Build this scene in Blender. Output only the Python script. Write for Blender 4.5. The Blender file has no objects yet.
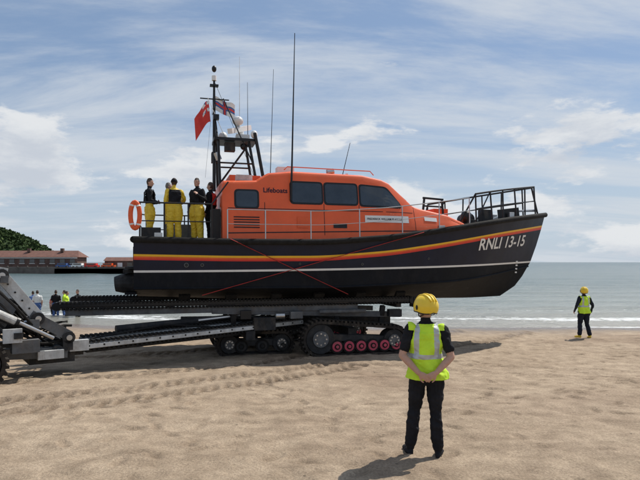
import bpy, math, random, numpy as np
from mathutils import Vector, Matrix
random.seed(7); np.random.seed(7)
sc=bpy.context.scene
V=Vector
# ------------------------------------------------------------ helpers
def M(name,col,rough=.5,metal=0,var=.15,vs=5,bump=0,bs=40,coat=0,spec=.5,dust=0,dc=(.17,.135,.10,1)):
    m=bpy.data.materials.new(name); m.use_nodes=True
    n=m.node_tree.nodes; l=m.node_tree.links; b=n['Principled BSDF']
    tc=n.new('ShaderNodeTexCoord'); no=n.new('ShaderNodeTexNoise'); no.inputs['Scale'].default_value=vs; no.inputs['Detail'].default_value=5
    no.inputs['Roughness'].default_value=.65
    l.new(tc.outputs['Object'],no.inputs['Vector'])
    r=n.new('ShaderNodeValToRGB'); c=col
    r.color_ramp.elements[0].position=.3; r.color_ramp.elements[1].position=.7
    r.color_ramp.elements[0].color=(c[0]*(1-var),c[1]*(1-var),c[2]*(1-var),1)
    r.color_ramp.elements[1].color=(min(1,c[0]*(1+var)),min(1,c[1]*(1+var)),min(1,c[2]*(1+var)),1)
    l.new(no.outputs['Fac'],r.inputs['Fac']); out=r.outputs['Color']
    if dust>0:
        mp=n.new('ShaderNodeMapping'); mp.inputs['Scale'].default_value=(1,1,.45); l.new(tc.outputs['Object'],mp.inputs['Vector'])
        nd=n.new('ShaderNodeTexNoise'); nd.inputs['Scale'].default_value=3.3; nd.inputs['Detail'].default_value=7; nd.inputs['Roughness'].default_value=.72; l.new(mp.outputs[0],nd.inputs['Vector'])
        mr=n.new('ShaderNodeMapRange'); mr.inputs['From Min'].default_value=.48; mr.inputs['From Max'].default_value=.72; mr.inputs['To Max'].default_value=dust; l.new(nd.outputs['Fac'],mr.inputs['Value'])
        mx=n.new('ShaderNodeMix'); mx.data_type='RGBA'; l.new(mr.outputs[0],mx.inputs[0]); l.new(out,mx.inputs[6]); mx.inputs[7].default_value=dc; out=mx.outputs[2]
        rm=n.new('ShaderNodeMapRange'); rm.inputs['To Min'].default_value=rough; rm.inputs['To Max'].default_value=min(1,rough+.35); l.new(nd.outputs['Fac'],rm.inputs['Value']); l.new(rm.outputs[0],b.inputs['Roughness'])
    else: b.inputs['Roughness'].default_value=rough
    l.new(out,b.inputs['Base Color'])
    b.inputs['Metallic'].default_value=metal
    b.inputs['Coat Weight'].default_value=coat; b.inputs['Specular IOR Level'].default_value=spec
    if bump>0:
        n2=n.new('ShaderNodeTexNoise'); n2.inputs['Scale'].default_value=bs; n2.inputs['Detail'].default_value=4
        l.new(tc.outputs['Object'],n2.inputs['Vector'])
        bp=n.new('ShaderNodeBump'); bp.inputs['Strength'].default_value=bump; bp.inputs['Distance'].default_value=.02
        l.new(n2.outputs['Fac'],bp.inputs['Height']); l.new(bp.outputs['Normal'],b.inputs['Normal'])
    return m
def empty(name,loc=(0,0,0),rz=0):
    e=bpy.data.objects.new(name,None); sc.collection.objects.link(e); e.location=loc; e.rotation_euler=(0,0,rz); return e
class Part:
    def __init__(s): s.v=[]; s.f=[]; s.m=[]; s.mats=[]
    def mi(s,m):
        if m not in s.mats: s.mats.append(m)
        return s.mats.index(m)
    def add(s,vs,fs,m):
        o=len(s.v); s.v+= [tuple(v) for v in vs]; s.f+=[tuple(i+o for i in f) for f in fs]; k=s.mi(m); s.m+=[k]*len(fs)
    def box(s,c,d,m,R=None):
        c=V(c); vs=[]
        for x in(-.5,.5):
            for y in(-.5,.5):
                for z in(-.5,.5):
                    p=V((x*d[0],y*d[1],z*d[2]))
                    if R: p=R@p
                    vs.append(c+p)
        s.add(vs,[(0,1,3,2),(4,6,7,5),(0,4,5,1),(2,3,7,6),(0,2,6,4),(1,5,7,3)],m)
    def beam(s,p0,p1,w,h,m):
        p0=V(p0);p1=V(p1); d=(p1-p0); L=d.length; d.normalize()
        up=V((0,0,1)) if abs(d.z)<.95 else V((1,0,0))
        y=up.cross(d).normalized(); z=d.cross(y)
        R=Matrix((d,y,z)).transposed(); s.box((p0+p1)/2,(L,w,h),m,R)
    def tube(s,pts,rad,m,n=10,ref=(1,0,0),cap=False):
        pts=[V(p) for p in pts]; k=len(pts)
        if not isinstance(rad,(list,)): rad=[rad]*k
        rad=[(r,r) if not isinstance(r,tuple) else r for r in rad]
        ds=[]
        for i in range(k):
            d=(pts[min(i+1,k-1)]-pts[max(i-1,0)]); ds.append(d.normalized() if d.length>1e-9 else V((0,0,1)))
        if cap:
            a=rad[0]; e=min(a)
            P=[pts[0]-ds[0]*e*.85,pts[0]-ds[0]*e*.5]; Rr=[(a[0]*.4,a[1]*.4),(a[0]*.82,a[1]*.82)]
            a2=rad[-1]; e2=min(a2)
            Q=[pts[-1]+ds[-1]*e2*.5,pts[-1]+ds[-1]*e2*.85]; Rq=[(a2[0]*.82,a2[1]*.82),(a2[0]*.4,a2[1]*.4)]
            pts=P+pts+Q; rad=Rr+rad+Rq; ds=[ds[0]]*2+ds+[ds[-1]]*2; k=len(pts)
        vs=[];fs=[]
        ref=V(ref)
        for i in range(k):
            d=ds[i]; sd=ref-ref.dot(d)*d
            if sd.length<.15:
                r2=V((0,1,0)) if abs(d.y)<.8 else V((0,0,1)); sd=r2-r2.dot(d)*d
            sd.normalize(); up=d.cross(sd)
            for j in range(n):
                t=2*math.pi*j/n; vs.append(pts[i]+sd*rad[i][0]*math.cos(t)+up*rad[i][1]*math.sin(t))
        for i in range(k-1):
            for j in range(n):
                a=i*n+j;b=i*n+(j+1)%n; fs.append((a,b,b+n,a+n))
        fs.append(tuple(range(n))[::-1]); fs.append(tuple(range((k-1)*n,k*n)))
        s.add(vs,fs,m)
    def cyl(s,p0,p1,r,m,n=20,r1=None): s.tube([p0,p1],[r,r if r1 is None else r1],m,n)
    def ell(s,c,r,m,nu=16,nv=10,R=None):
        c=V(c);vs=[];fs=[]
        for i in range(nv+1):
            a=math.pi*i/nv
            for j in range(nu):
                b=2*math.pi*j/nu; p=V((r[0]*math.sin(a)*math.cos(b),r[1]*math.sin(a)*math.sin(b),r[2]*math.cos(a)))
                if R: p=R@p
                vs.append(c+p)
        for i in range(nv):
            for j in range(nu):
                fs.append((i*nu+j,(i+1)*nu+j,(i+1)*nu+(j+1)%nu,i*nu+(j+1)%nu))
        s.add(vs,fs,m)
    def make(s,name,parent=None,smooth=False,bevel=0,angle=35):
        me=bpy.data.meshes.new(name); me.from_pydata(s.v,[],s.f); me.update()
        for m in s.mats: me.materials.append(m)
        me.polygons.foreach_set('material_index',s.m)
        o=bpy.data.objects.new(name,me); sc.collection.objects.link(o)
        if parent: o.parent=parent
        import bmesh
        bm=bmesh.new(); bm.from_mesh(me); bmesh.ops.recalc_face_normals(bm,faces=bm.faces); bm.to_mesh(me); bm.free()
        if smooth:
            me.polygons.foreach_set('use_smooth',[True]*len(me.polygons))
            if angle<180:
                try: me.set_sharp_from_angle(angle=math.radians(angle))
                except Exception: pass
        if bevel>0:
            b=o.modifiers.new('b','BEVEL'); b.width=bevel; b.segments=2; b.limit_method='ANGLE'; b.angle_limit=math.radians(50)
        return o
def _h(ix,iy,seed):
    n=(ix.astype(np.int64)*374761393+iy.astype(np.int64)*668265263+seed*1274126177)&0x7fffffff
    n=((n^(n>>13))*1274126177)&0x7fffffff
    return ((n^(n>>16))&0xffff)/65535.
def vnoise(x,y,seed=0):
    ix=np.floor(x);iy=np.floor(y);fx=x-ix;fy=y-iy
    fx=fx*fx*(3-2*fx);fy=fy*fy*(3-2*fy)
    a=_h(ix,iy,seed);b=_h(ix+1,iy,seed);c=_h(ix,iy+1,seed);d=_h(ix+1,iy+1,seed)
    return (a*(1-fx)+b*fx)*(1-fy)+(c*(1-fx)+d*fx)*fy-.5
def fbm(x,y,o=4,seed=0,g=.5):
    r=0;a=1.
    for i in range(o):
        r=r+a*vnoise(x*2**i+i*17.3,y*2**i+i*9.1,seed+i); a*=g
    return r
def grid(name,xs,ys,Z,mat,parent=None,smooth=True,attr=None):
    nx,ny=len(xs),len(ys)
    X,Y=np.meshgrid(xs,ys)
    co=np.stack([X,Y,Z],-1).reshape(-1,3).astype(np.float32)
    i=np.arange((ny-1)*(nx-1)); r=i//(nx-1); c=i%(nx-1); a=r*nx+c
    q=np.stack([a,a+1,a+nx+1,a+nx],-1).astype(np.int32)
    me=bpy.data.meshes.new(name); me.vertices.add(nx*ny); me.vertices.foreach_set('co',co.ravel())
    me.loops.add(q.size); me.loops.foreach_set('vertex_index',q.ravel())
    me.polygons.add(len(q)); me.polygons.foreach_set('loop_start',np.arange(0,q.size,4,dtype=np.int32))
    me.update(calc_edges=True); me.validate()
    if attr is not None:
        at=me.attributes.new('damp','FLOAT','POINT'); at.data.foreach_set('value',attr.ravel().astype(np.float32))
    me.polygons.foreach_set('use_smooth',[smooth]*len(q)); me.materials.append(mat)
    o=bpy.data.objects.new(name,me); sc.collection.objects.link(o)
    if parent:o.parent=parent
    return o

# ------------------------------------------------------------ materials
orange=M('orange_paint',(.76,.105,.018),.34,var=.08,vs=1.5,coat=.2,dust=.12,dc=(.30,.10,.05,1))
orange2=M('orange_panel',(.70,.10,.02),.5,var=.1)
navy=M('navy_hull_paint',(.005,.009,.026),.26,var=.25,vs=2,spec=.3,dust=.10,dc=(.06,.06,.065,1))
bottom=M('antifoul',(.004,.006,.010),.5,var=.3,vs=2,spec=.2,dust=.2,dc=(.06,.055,.05,1))
black=M('black_paint',(.010,.010,.011),.4,var=.3,spec=.35)
rubber=M('rubber',(.016,.015,.014),.8,var=.4,vs=9,bump=.3,spec=.2)
dirtrub=M('sandy_rubber',(.030,.026,.023),.9,var=.6,vs=5,bump=.4,spec=.2,dust=.5)
white=M('white_paint',(.72,.72,.70),.4,var=.06)
yellow=M('yellow_stripe',(.80,.45,.02),.4,var=.05)
red=M('red_stripe',(.62,.03,.02),.4,var=.05)
steel=M('stainless',(.45,.46,.47),.3,metal=.9,var=.1)
lgrey=M('dirty_grey_paint',(.52,.53,.52),.5,var=.25,vs=4,bump=.15,dust=.7)
mgrey=M('mid_grey_paint',(.10,.105,.11),.55,var=.4,vs=4,bump=.15,dust=.5)
dgrey=M('dark_steel',(.022,.023,.025),.55,var=.5,vs=6,bump=.2,spec=.3,dust=.35)
glass=M('dark_glass',(.025,.032,.037),.06,var=.5,vs=1.2,spec=.9)
pink=M('wheel_hub_red',(.50,.06,.10),.5,var=.3,dust=.4)
rope=M('red_strap',(.38,.03,.025),.8,var=.2)
deckm=M('deck_grey',(.16,.17,.17),.8,var=.2)
hiviz=M('hi_vis_yellow',(.56,.82,.035),.75,var=.10,vs=9,bump=1.0,bs=8)
silver=M('reflective_tape',(.46,.48,.48),.35,metal=.3,var=.12,bump=.5,bs=9)
helmY=M('yellow_helmet',(.84,.58,.02),.3,var=.05,coat=.4,dust=.12,dc=(.35,.22,.04,1))
skin=M('skin',(.48,.27,.19),.55,var=.1,vs=20)
blackcl=M('black_cloth',(.013,.013,.016),.85,var=.35,vs=9,bump=.9,bs=9,spec=.2)
navycl=M('navy_cloth',(.014,.017,.028),.85,var=.3,vs=9,bump=.6,bs=14,spec=.2)
yelcl=M('yellow_oilskin',(.70,.49,.03),.55,var=.15,vs=9,bump=.9,bs=9)
redcl=M('red_lifejacket',(.6,.04,.03),.7,var=.1,bump=.4,bs=20)
blucl=M('blue_cloth',(.06,.12,.3),.8,var=.2)
whtcl=M('white_cloth',(.7,.7,.68),.8,var=.1)
hairm=M('brown_hair',(.05,.028,.016),.6,var=.4,vs=40,bump=.5,bs=120)
hairg=M('grey_hair',(.16,.14,.12),.6,var=.4,vs=40,bump=.5,bs=120)
eyew=M('eye_dark',(.03,.02,.015),.2)
def sandmat():
    m=bpy.data.materials.new('beach_sand'); m.use_nodes=True; n=m.node_tree.nodes;l=m.node_tree.links;b=n['Principled BSDF']
    tc=n.new('ShaderNodeTexCoord'); 
    def noise(s,d=5,r=.6):
        x=n.new('ShaderNodeTexNoise'); x.inputs['Scale'].default_value=s;x.inputs['Detail'].default_value=d;x.inputs['Roughness'].default_value=r
        l.new(tc.outputs['Object'],x.inputs['Vector']); return x
    n1=noise(.35);n2=noise(3.);n3=noise(38,5,.75); n4=noise(.12)
    def mix(a,bc,f,mode='MIX'):
        x=n.new('ShaderNodeMix'); x.data_type='RGBA'; x.blend_type=mode
        for i,v in((6,a),(7,bc),(0,f)):
            if isinstance(v,(tuple,float,int)): x.inputs[i].default_value=v
            else: l.new(v,x.inputs[i])
        return x.outputs[2]
    def ramp(s,p0,p1,c0=(0,0,0,1),c1=(1,1,1,1)):
        x=n.new('ShaderNodeValToRGB'); x.color_ramp.elements[0].position=p0;x.color_ramp.elements[1].position=p1
        x.color_ramp.elements[0].color=c0;x.color_ramp.elements[1].color=c1; l.new(s,x.inputs['Fac']); return x.outputs['Color']
    base=mix((.375,.290,.205,1),(.46,.365,.265,1),ramp(n1.outputs['Fac'],.35,.65))
    base=mix(base,(.26,.185,.13,1),ramp(n4.outputs['Fac'],.50,.72))
    base=mix(base,mix((.72,.70,.68,1),(1.18,1.18,1.18,1),ramp(n2.outputs['Fac'],.3,.7)),1.,'MULTIPLY')
    base=mix(base,mix((.58,.56,.54,1),(1.28,1.28,1.28,1),ramp(n3.outputs['Fac'],.3,.7)),1.,'MULTIPLY')
    at=n.new('ShaderNodeAttribute'); at.attribute_name='damp'
    base=mix(base,mix(base,(.46,.43,.41,1),1.,'MULTIPLY'),at.outputs['Fac'])
    vo=n.new('ShaderNodeTexVoronoi'); vo.inputs['Scale'].default_value=2.6; l.new(tc.outputs['Object'],vo.inputs['Vector'])
    sp0=n.new('ShaderNodeMapRange'); sp0.inputs['From Min'].default_value=.035;sp0.inputs['From Max'].default_value=.06;sp0.inputs['To Min'].default_value=.8;sp0.inputs['To Max'].default_value=0; l.new(vo.outputs['Distance'],sp0.inputs['Value'])
    base=mix(base,(.06,.045,.03,1),sp0.outputs[0])
    ge=n.new('ShaderNodeNewGeometry'); sp=n.new('ShaderNodeSeparateXYZ'); l.new(ge.outputs['Position'],sp.inputs[0])
    a=n.new('ShaderNodeMath');a.operation='MULTIPLY_ADD'; l.new(n1.outputs['Fac'],a.inputs[0]); a.inputs[1].default_value=.25; l.new(sp.outputs['Z'],a.inputs[2])
    mr=n.new('ShaderNodeMapRange'); mr.inputs['From Min'].default_value=-.62; mr.inputs['From Max'].default_value=-.36; mr.inputs['To Min'].default_value=1;mr.inputs['To Max'].default_value=0
    l.new(a.outputs[0],mr.inputs['Value'])
    col=mix(base,(.15,.115,.09,1),mr.outputs[0]); l.new(col,b.inputs['Base Color'])
    rr=n.new('ShaderNodeMapRange'); rr.inputs['To Min'].default_value=.95; rr.inputs['To Max'].default_value=.25; l.new(mr.outputs[0],rr.inputs['Value']); l.new(rr.outputs[0],b.inputs['Roughness'])
    b.inputs['Specular IOR Level'].default_value=.25
    bp=n.new('ShaderNodeBump'); bp.inputs['Strength'].default_value=.85; bp.inputs['Distance'].default_value=.025
    ad=n.new('ShaderNodeMath');ad.operation='ADD'; n5=noise(11,5,.7); l.new(n5.outputs['Fac'],ad.inputs[0]); l.new(n3.outputs['Fac'],ad.inputs[1])
    l.new(ad.outputs[0],bp.inputs['Height']); l.new(bp.outputs['Normal'],b.inputs['Normal'])
    return m
# ------------------------------------------------------------ ground
def shore(x): return np.where(x<-8,(-x-8)*.35,0.)
def gz(x,y):
    yy=y-shore(x)
    z=np.interp(yy,[-40,0,6,10,13,15,20,23,26,30,60,200],[1.2,.25,.06,-.12,-.32,-.40,-.47,-.62,-.85,-1.1,-2.5,-3])
    return z
def gpt(x,y): return float(gz(np.array([x]),np.array([y]))[0])
def axis(lo,hi,step,farlo,farhi):
    a=list(np.arange(lo,hi,step)); s=step;x=a[-1]
    while x<farhi: s*=1.25; x+=s; a.append(x)
    s=step;x=lo;b=[]
    while x>farlo: s*=1.25;x-=s;b.append(x)
    return np.array(b[::-1]+a)
xs=axis(-11,14,.036,-900,900); ys=axis(4.4,19,.036,-60,150)
X,Y=np.meshgrid(xs,ys); Z=gz(X,Y); DAMP=np.zeros(X.shape)
dense=((X>-13)&(X<16)&(Y>2)&(Y<24)).astype(float)
Z=Z+fbm(X*.5,Y*.5,3,3)*.05*np.clip((30-Y)/10,0,1)*(np.abs(X)<60)
Z=Z+dense*(fbm(X*2.4,Y*2.4,5,11,.62)*.032)
def rut(path,w,depth,per=.17,chev=.8,dk=.8,cl=.028):
    global Z,DAMP
    best=np.full(X.shape,1e9);S=np.zeros(X.shape);D=np.zeros(X.shape);acc=0
    for (x0,y0),(x1,y1) in zip(path[:-1],path[1:]):
        dx,dy=x1-x0,y1-y0;L=math.hypot(dx,dy);ux,uy=dx/L,dy/L
        t=np.clip((X-x0)*ux+(Y-y0)*uy,0,L); px=X-x0-t*ux;py=Y-y0-t*uy; d=np.hypot(px,py)
        sg=np.sign(ux*(Y-y0)-uy*(X-x0)); m=d<best; best=np.where(m,d,best);S=np.where(m,acc+t,S);D=np.where(m,d*sg,D);acc+=L
    best=best+fbm(X*3,Y*3,3,21)*.03
    inside=1/(1+np.exp((best-w/2)/.018))
    edge=np.exp(-((best-w/2-.06)/.05)**2)
    wv=np.tanh(3*np.sin(2*np.pi*(S+chev*np.abs(D))/per))
    en=.7+.45*np.clip(vnoise(X*1.1,Y*1.1,5)+.5,0,1)
    Z=Z*1
    Z=Z+dense*en*(-depth*inside+depth*.6*edge*(1+1.2*fbm(X*7,Y*7,2,4))+inside*wv*cl)
    DAMP[:]=np.maximum(DAMP,np.clip(dk*(inside*(.62-.38*wv)+edge*.3)*en,0,1)*dense)
def bez(P,n=26):
    o=[]
    for i in range(n+1):
        t=i/n;q=[V(p) for p in P]
        while len(q)>1:q=[q[j]*(1-t)+q[j+1]*t for j in range(len(q)-1)]
        o.append((q[0].x,q[0].y))
    return o
rut(bez([(.3,14.0),(-2.0,11.6),(-3.9,9.7),(-8.5,7.0)]),.50,.055,per=.26,dk=1)
rut(bez([(-.6,15.4),(-2.6,12.9),(-5.2,11.0),(-11,8.5)]),.50,.05,per=.26,dk=1)
rut(bez([(.9,13.6),(-1.3,10.6),(-3.4,8.7),(-8.0,6.1)]),.50,.05,per=.26,dk=1)
rut(bez([(.0,14.2),(-2.2,11.0),(-4.4,9.0),(-9,6.4)]),.14,.03,per=.2,cl=.01)
rut(bez([(-2,17.5),(-5,15.6),(-9,13.8),(-13,12.8)]),.5,.05,per=.26)
rut(bez([(3,16.5),(5,18),(6.5,19.4),(8,22)]),.5,.05,per=.26)
rut(bez([(1.2,18.5),(3,20),(4.4,21),(5.6,23)]),.5,.05,per=.26)
rut(bez([(14,9.5),(8,11.4),(4,12.4),(0.5,14.2)]),.20,.018,per=.14,dk=.3,cl=.008)
rut(bez([(14,11.2),(8,12.9),(4,13.6),(0.5,15.0)]),.20,.018,per=.14,dk=.3,cl=.008)
fp=[]
for i in range(550):
    fp.append((random.uniform(-10,13),random.uniform(4.6,19.5),random.uniform(0,6.28)))
for k in range(14):
    x,y=random.uniform(-6,12),random.uniform(5,16); a=random.uniform(0,6.28)
    for i in range(22):
        x+=.62*math.cos(a);y+=.62*math.sin(a);a+=random.uniform(-.1,.1)
        s=.13*(-1)**i; fp.append((x-s*math.sin(a),y+s*math.cos(a),a))
for (x,y,a) in fp:
    i0,i1=np.searchsorted(xs,[x-.4,x+.4]);j0,j1=np.searchsorted(ys,[y-.4,y+.4])
    if i1-i0<3 or j1-j0<3 or x<-10.5 or x>13.5 or y<4.8 or y>18.5: continue
    dx=X[j0:j1,i0:i1]-x;dy=Y[j0:j1,i0:i1]-y
    u=dx*math.cos(a)+dy*math.sin(a);v=-dx*math.sin(a)+dy*math.cos(a)
    r=np.sqrt((u/.15)**2+(v/.065)**2); dp=random.uniform(.012,.036)
    Z[j0:j1,i0:i1]+=-dp*np.exp(-r**3)+dp*.4*np.exp(-((r-1.35)/.3)**2)
    DAMP[j0:j1,i0:i1]=np.maximum(DAMP[j0:j1,i0:i1],.4*np.exp(-r**3))
grid('beach_sand_ground',xs,ys,Z,sandmat(),attr=DAMP)
# ------------------------------------------------------------ sea
def seamat():
    m=bpy.data.materials.new('sea_water'); m.use_nodes=True; n=m.node_tree.nodes;l=m.node_tree.links;b=n['Principled BSDF']
    ge=n.new('ShaderNodeNewGeometry'); sp=n.new('ShaderNodeSeparateXYZ'); l.new(ge.outputs['Position'],sp.inputs[0])
    def math_(op,a,bb=None,c=None):
        x=n.new('ShaderNodeMath');x.operation=op
        for i,v in enumerate((a,bb,c)):
            if v is None: continue
            if isinstance(v,(int,float)): x.inputs[i].default_value=v
            else: l.new(v,x.inputs[i])
        return x.outputs[0]
    sx=math_('MAXIMUM',math_('MULTIPLY',math_('ADD',sp.outputs['X'],8.),-.35),0.)
    d=math_('SUBTRACT',math_('SUBTRACT',sp.outputs['Y'],sx),26.)
    mp=n.new('ShaderNodeMapping'); mp.inputs['Scale'].default_value=(.12,.9,1); l.new(ge.outputs['Position'],mp.inputs['Vector'])
    nz=n.new('ShaderNodeTexNoise'); nz.inputs['Scale'].default_value=1.;nz.inputs['Detail'].default_value=4; l.new(mp.outputs[0],nz.inputs['Vector'])
    nf=n.new('ShaderNodeTexNoise'); nf.inputs['Scale'].default_value=2.2;nf.inputs['Detail'].default_value=6;nf.inputs['Roughness'].default_value=.7; l.new(ge.outputs['Position'],nf.inputs['Vector'])
    mr=n.new('ShaderNodeMapRange'); mr.inputs['From Min'].default_value=0;mr.inputs['From Max'].default_value=55; l.new(d,mr.inputs['Value'])
    rp=n.new('ShaderNodeValToRGB'); l.new(mr.outputs[0],rp.inputs['Fac'])
    e=rp.color_ramp.elements; e[0].color=(.24,.225,.185,1);e[1].color=(.085,.125,.125,1); x=e.new(.25);x.color=(.16,.19,.175,1)
    w=math_('ADD',math_('MULTIPLY',nz.outputs['Fac'],5.),d)
    wl=math_('SINE',math_('MULTIPLY',w,1.15))
    fade=n.new('ShaderNodeMapRange'); fade.inputs['From Min'].default_value=1;fade.inputs['From Max'].default_value=20;fade.inputs['To Min'].default_value=.48;fade.inputs['To Max'].default_value=-.5; l.new(d,fade.inputs['Value'])
    f=math_('ADD',math_('MULTIPLY',wl,.55),math_('MULTIPLY',math_('SUBTRACT',nf.outputs['Fac'],.5),1.6))
    f=math_('ADD',f,fade.outputs[0]); fr=n.new('ShaderNodeMapRange'); fr.inputs['From Min'].default_value=.62;fr.inputs['From Max'].default_value=.95; l.new(f,fr.inputs['Value'])
    mx=n.new('ShaderNodeMix');mx.data_type='RGBA'; l.new(fr.outputs[0],mx.inputs[0]); l.new(rp.outputs[0],mx.inputs[6]); mx.inputs[7].default_value=(.75,.77,.77,1)
    l.new(mx.outputs[2],b.inputs['Base Color'])
    rg=n.new('ShaderNodeMapRange'); rg.inputs['To Min'].default_value=.24;rg.inputs['To Max'].default_value=.8; l.new(fr.outputs[0],rg.inputs['Value']); l.new(rg.outputs[0],b.inputs['Roughness'])
    b.inputs['IOR'].default_value=1.33
    mp2=n.new('ShaderNodeMapping'); mp2.inputs['Scale'].default_value=(.35,1.,1); l.new(ge.outputs['Position'],mp2.inputs['Vector'])
    n3=n.new('ShaderNodeTexNoise'); n3.inputs['Scale'].default_value=1.3;n3.inputs['Detail'].default_value=6; n3.inputs['Roughness'].default_value=.65; l.new(mp2.outputs[0],n3.inputs['Vector'])
    bp=n.new('ShaderNodeBump'); bp.inputs['Strength'].default_value=1.;bp.inputs['Distance'].default_value=.45; l.new(n3.outputs['Fac'],bp.inputs['Height']); l.new(bp.outputs['Normal'],b.inputs['Normal'])
    return m
sx_=axis(-60,60,.5,-9000,9000); sy_=[];y=23.;st=.14
while y<9000: sy_.append(y); y+=st; st*=1.012 if y<80 else 1.06
sy_=np.array(sy_); SX,SY=np.meshgrid(sx_,sy_)
dd=SY-shore(SX)-26
amp=.06*np.clip(dd/8,0.05,1)*np.clip((300-dd)/200,0,1)
SZ=-.85+amp*np.sin(dd*1.1+4*fbm(SX*.06,SY*.25,3,8))+.07*fbm(SX*.25,SY*.9,3,2)*np.clip(dd/4,0,1)*np.clip((300-dd)/200,0,1)
grid('sea_water',sx_,sy_,SZ,seamat())

# ------------------------------------------------------------ distant hill, harbour
folm=M('distant_foliage',(.045,.07,.03),.9,var=.6,vs=.06,spec=.1)
HXP=[-900,-600,-420,-350,-325,-300,-288,-280];HZP=[66,72,52,40,32,19,9,-3]
def hill():
    hx=np.linspace(-900,-240,330);hy=np.linspace(530,700,110);HX,HY=np.meshgrid(hx,hy)
    prof=np.interp(HX+(HY-610)*.5,HXP,HZP)
    dome=np.clip(1-((HY-610)/80)**2,0,1)**.5
    Z=prof*dome+fbm(HX*.02,HY*.02,3,1)*6*(prof>0)
    c=np.abs(fbm(HX*.09,HY*.09,3,5,.55)); Z=Z+(1-2*c)*3*(dome>0)*(prof>5)-5
    return grid('headland_hill',hx,hy,Z,folm)
hill()
P=Part(); leafA=M('tree_leaves_dark',(.035,.058,.022),.9,var=.5,vs=.3,spec=.1); leafB=M('tree_leaves_light',(.08,.115,.04),.9,var=.4,vs=.3,spec=.1)
for i in range(2600):
    x=random.uniform(-440,-250); y=random.uniform(533,650)
    hz_=float(np.interp(x+(y-610)*.5,HXP,HZP))
    if hz_<1: continue
    z=hz_*max(0,1-((y-610)/80)**2)**.5-3
    r=random.uniform(1.4,3.6)
    for k in range(3):
        c=V((x+random.uniform(-r,r),y+random.uniform(-r,r),z+random.uniform(-1,r*.9)))
        vs=[c+V((random.gauss(0,1),random.gauss(0,1),random.gauss(0,.8))).normalized()*r*random.uniform(.5,1) for _ in range(8)]
        fs=[(random.randrange(8),random.randrange(8),random.randrange(8)) for _ in range(9)]
        fs=[f for f in fs if len(set(f))==3]
        P.add(vs,fs,random.choice((leafA,leafA,leafB)))
P.make('hillside_tree_mass')
stone=M('harbour_stone',(.13,.11,.095),.9,var=.4,vs=.6,bump=.3,bs=3)
brick=M('dark_brick',(.12,.07,.055),.9,var=.35,vs=.8)
rooft=M('brown_roof_tiles',(.16,.075,.055),.85,var=.25,vs=1.2)
P=Part(); P.box((-105,152,-.6),(110,9,3.0),stone); 
for i in range(40): P.box((-155+i*2.6,147.4,.95),(.25,.25,.5),stone)
P.box((-55,150,-.9),(30,5,2.8),stone); P.box((-44,150,-.4),(8,6,3.4),stone)
P.make('harbour_wall',bevel=.05)
hb=empty('harbour_building',(-88,153,.9))
P=Part(); P.box((0,0,1.3),(46,6,2.6),brick); P.make('walls',hb)
P=Part(); vs=[(-23.6,-3.5,2.6),(23.6,-3.5,2.6),(23.6,3.5,2.6),(-23.6,3.5,2.6),(-22,0,4.4),(22,0,4.4)]
P.add(vs,[(0,1,5,4),(2,3,4,5),(1,2,5),(3,0,4),(0,3,2,1)],rooft); P.make('roof',hb)
P=Part()
for i in range(17):
    P.box((-21.5+i*2.7,-3.03,1.5),(1.3,.1,1.1),glass); P.box((-21.5+i*2.7,-3.07,.88),(1.5,.14,.12),white)
for i in range(5): P.box((-18+i*9,-.8,4.5),(.8,.8,1.0),brick)
P.box((5,-3.1,2.4),(36,.15,.25),white); P.make('windows',hb)
q=empty('harbour_shed',(-52,151.5,.5))
P=Part(); P.box((0,0,1.0),(11,4,2.0),brick); P.add([(-5.8,-2.3,2.0),(5.8,-2.3,2.0),(5.8,2.3,2.0),(-5.8,2.3,2.0),(-5.8,0,3.0),(5.8,0,3.0)],[(0,1,5,4),(2,3,4,5),(1,2,5),(3,0,4),(0,3,2,1)],rooft)
for i in range(4): P.box((-4+i*2.6,-2.03,.9),(1.3,.1,1.2),white if i%2 else glass)
P.make('walls_and_roof',q)
for i,(x,c) in enumerate([(-64,white),(-60.5,red),(-56,orange2),(-45,orange2),(-68,blucl)]):
    q=empty('parked_van' if i%2 else 'parked_car',(x,148.6,.5))
    P=Part(); P.box((0,0,.55),(3.6,1.7,.7),c);P.box((-.2,0,1.1),(2.4 if i%2==0 else 3.0,1.5,.55),c);P.box((-.2,-.77,1.12),(2.0,.03,.3),glass)
    for k in(-1.1,1.1): P.cyl((k,-.9,.3),(k,.9,.3),.3,rubber,12)
    P.make('body',q,bevel=.06)

# ------------------------------------------------------------ lifeboat
TH=math.radians(15); SXY=(-5.24,16.12); c15,s15=math.cos(TH),math.sin(TH)
boat=empty('lifeboat',(SXY[0],SXY[1],0),TH)
def L(u,v,w): return (u,-v,w)
def itp(x,xp,fp): return float(np.interp(x,xp,fp))
def smooth_itp(xp,fp,n=241,k=9):
    g=np.linspace(xp[0],xp[-1],n); f=np.interp(g,xp,fp); p=np.pad(f,k,mode='edge')
    p[:k]=2*f[0]-f[k:0:-1]; p[-k:]=2*f[-1]-f[-2:-k-2:-1]
    f=np.convolve(p,np.ones(2*k+1)/(2*k+1),'valid'); return lambda x:float(np.interp(x,g,f))
sheer=smooth_itp([0,2.5,5,7,8.7,11,13.6],[2.80,2.76,2.77,2.93,3.17,3.53,3.88])
bg=smooth_itp([0,.2,.5,.65,.77,.87,.94,1],[2.12,2.22,2.22,2.08,1.72,1.12,.58,.0],k=6)
bc=smooth_itp([0,.2,.5,.65,.77,.87,.94,1],[1.93,1.98,1.95,1.72,1.2,.62,.26,.0],k=6)
zch=smooth_itp([0,.4,.7,.85,1],[1.52,1.50,1.62,1.80,2.05])
zkl=smooth_itp([0,.2,.5,.85,1],[1.22,1.10,1.02,1.0,1.04])
def ustem(z): return itp(z,[.98,1.04,1.25,1.6,2.2,3.0,3.88],[11.2,11.8,12.25,12.6,13.0,13.33,13.6])
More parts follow.
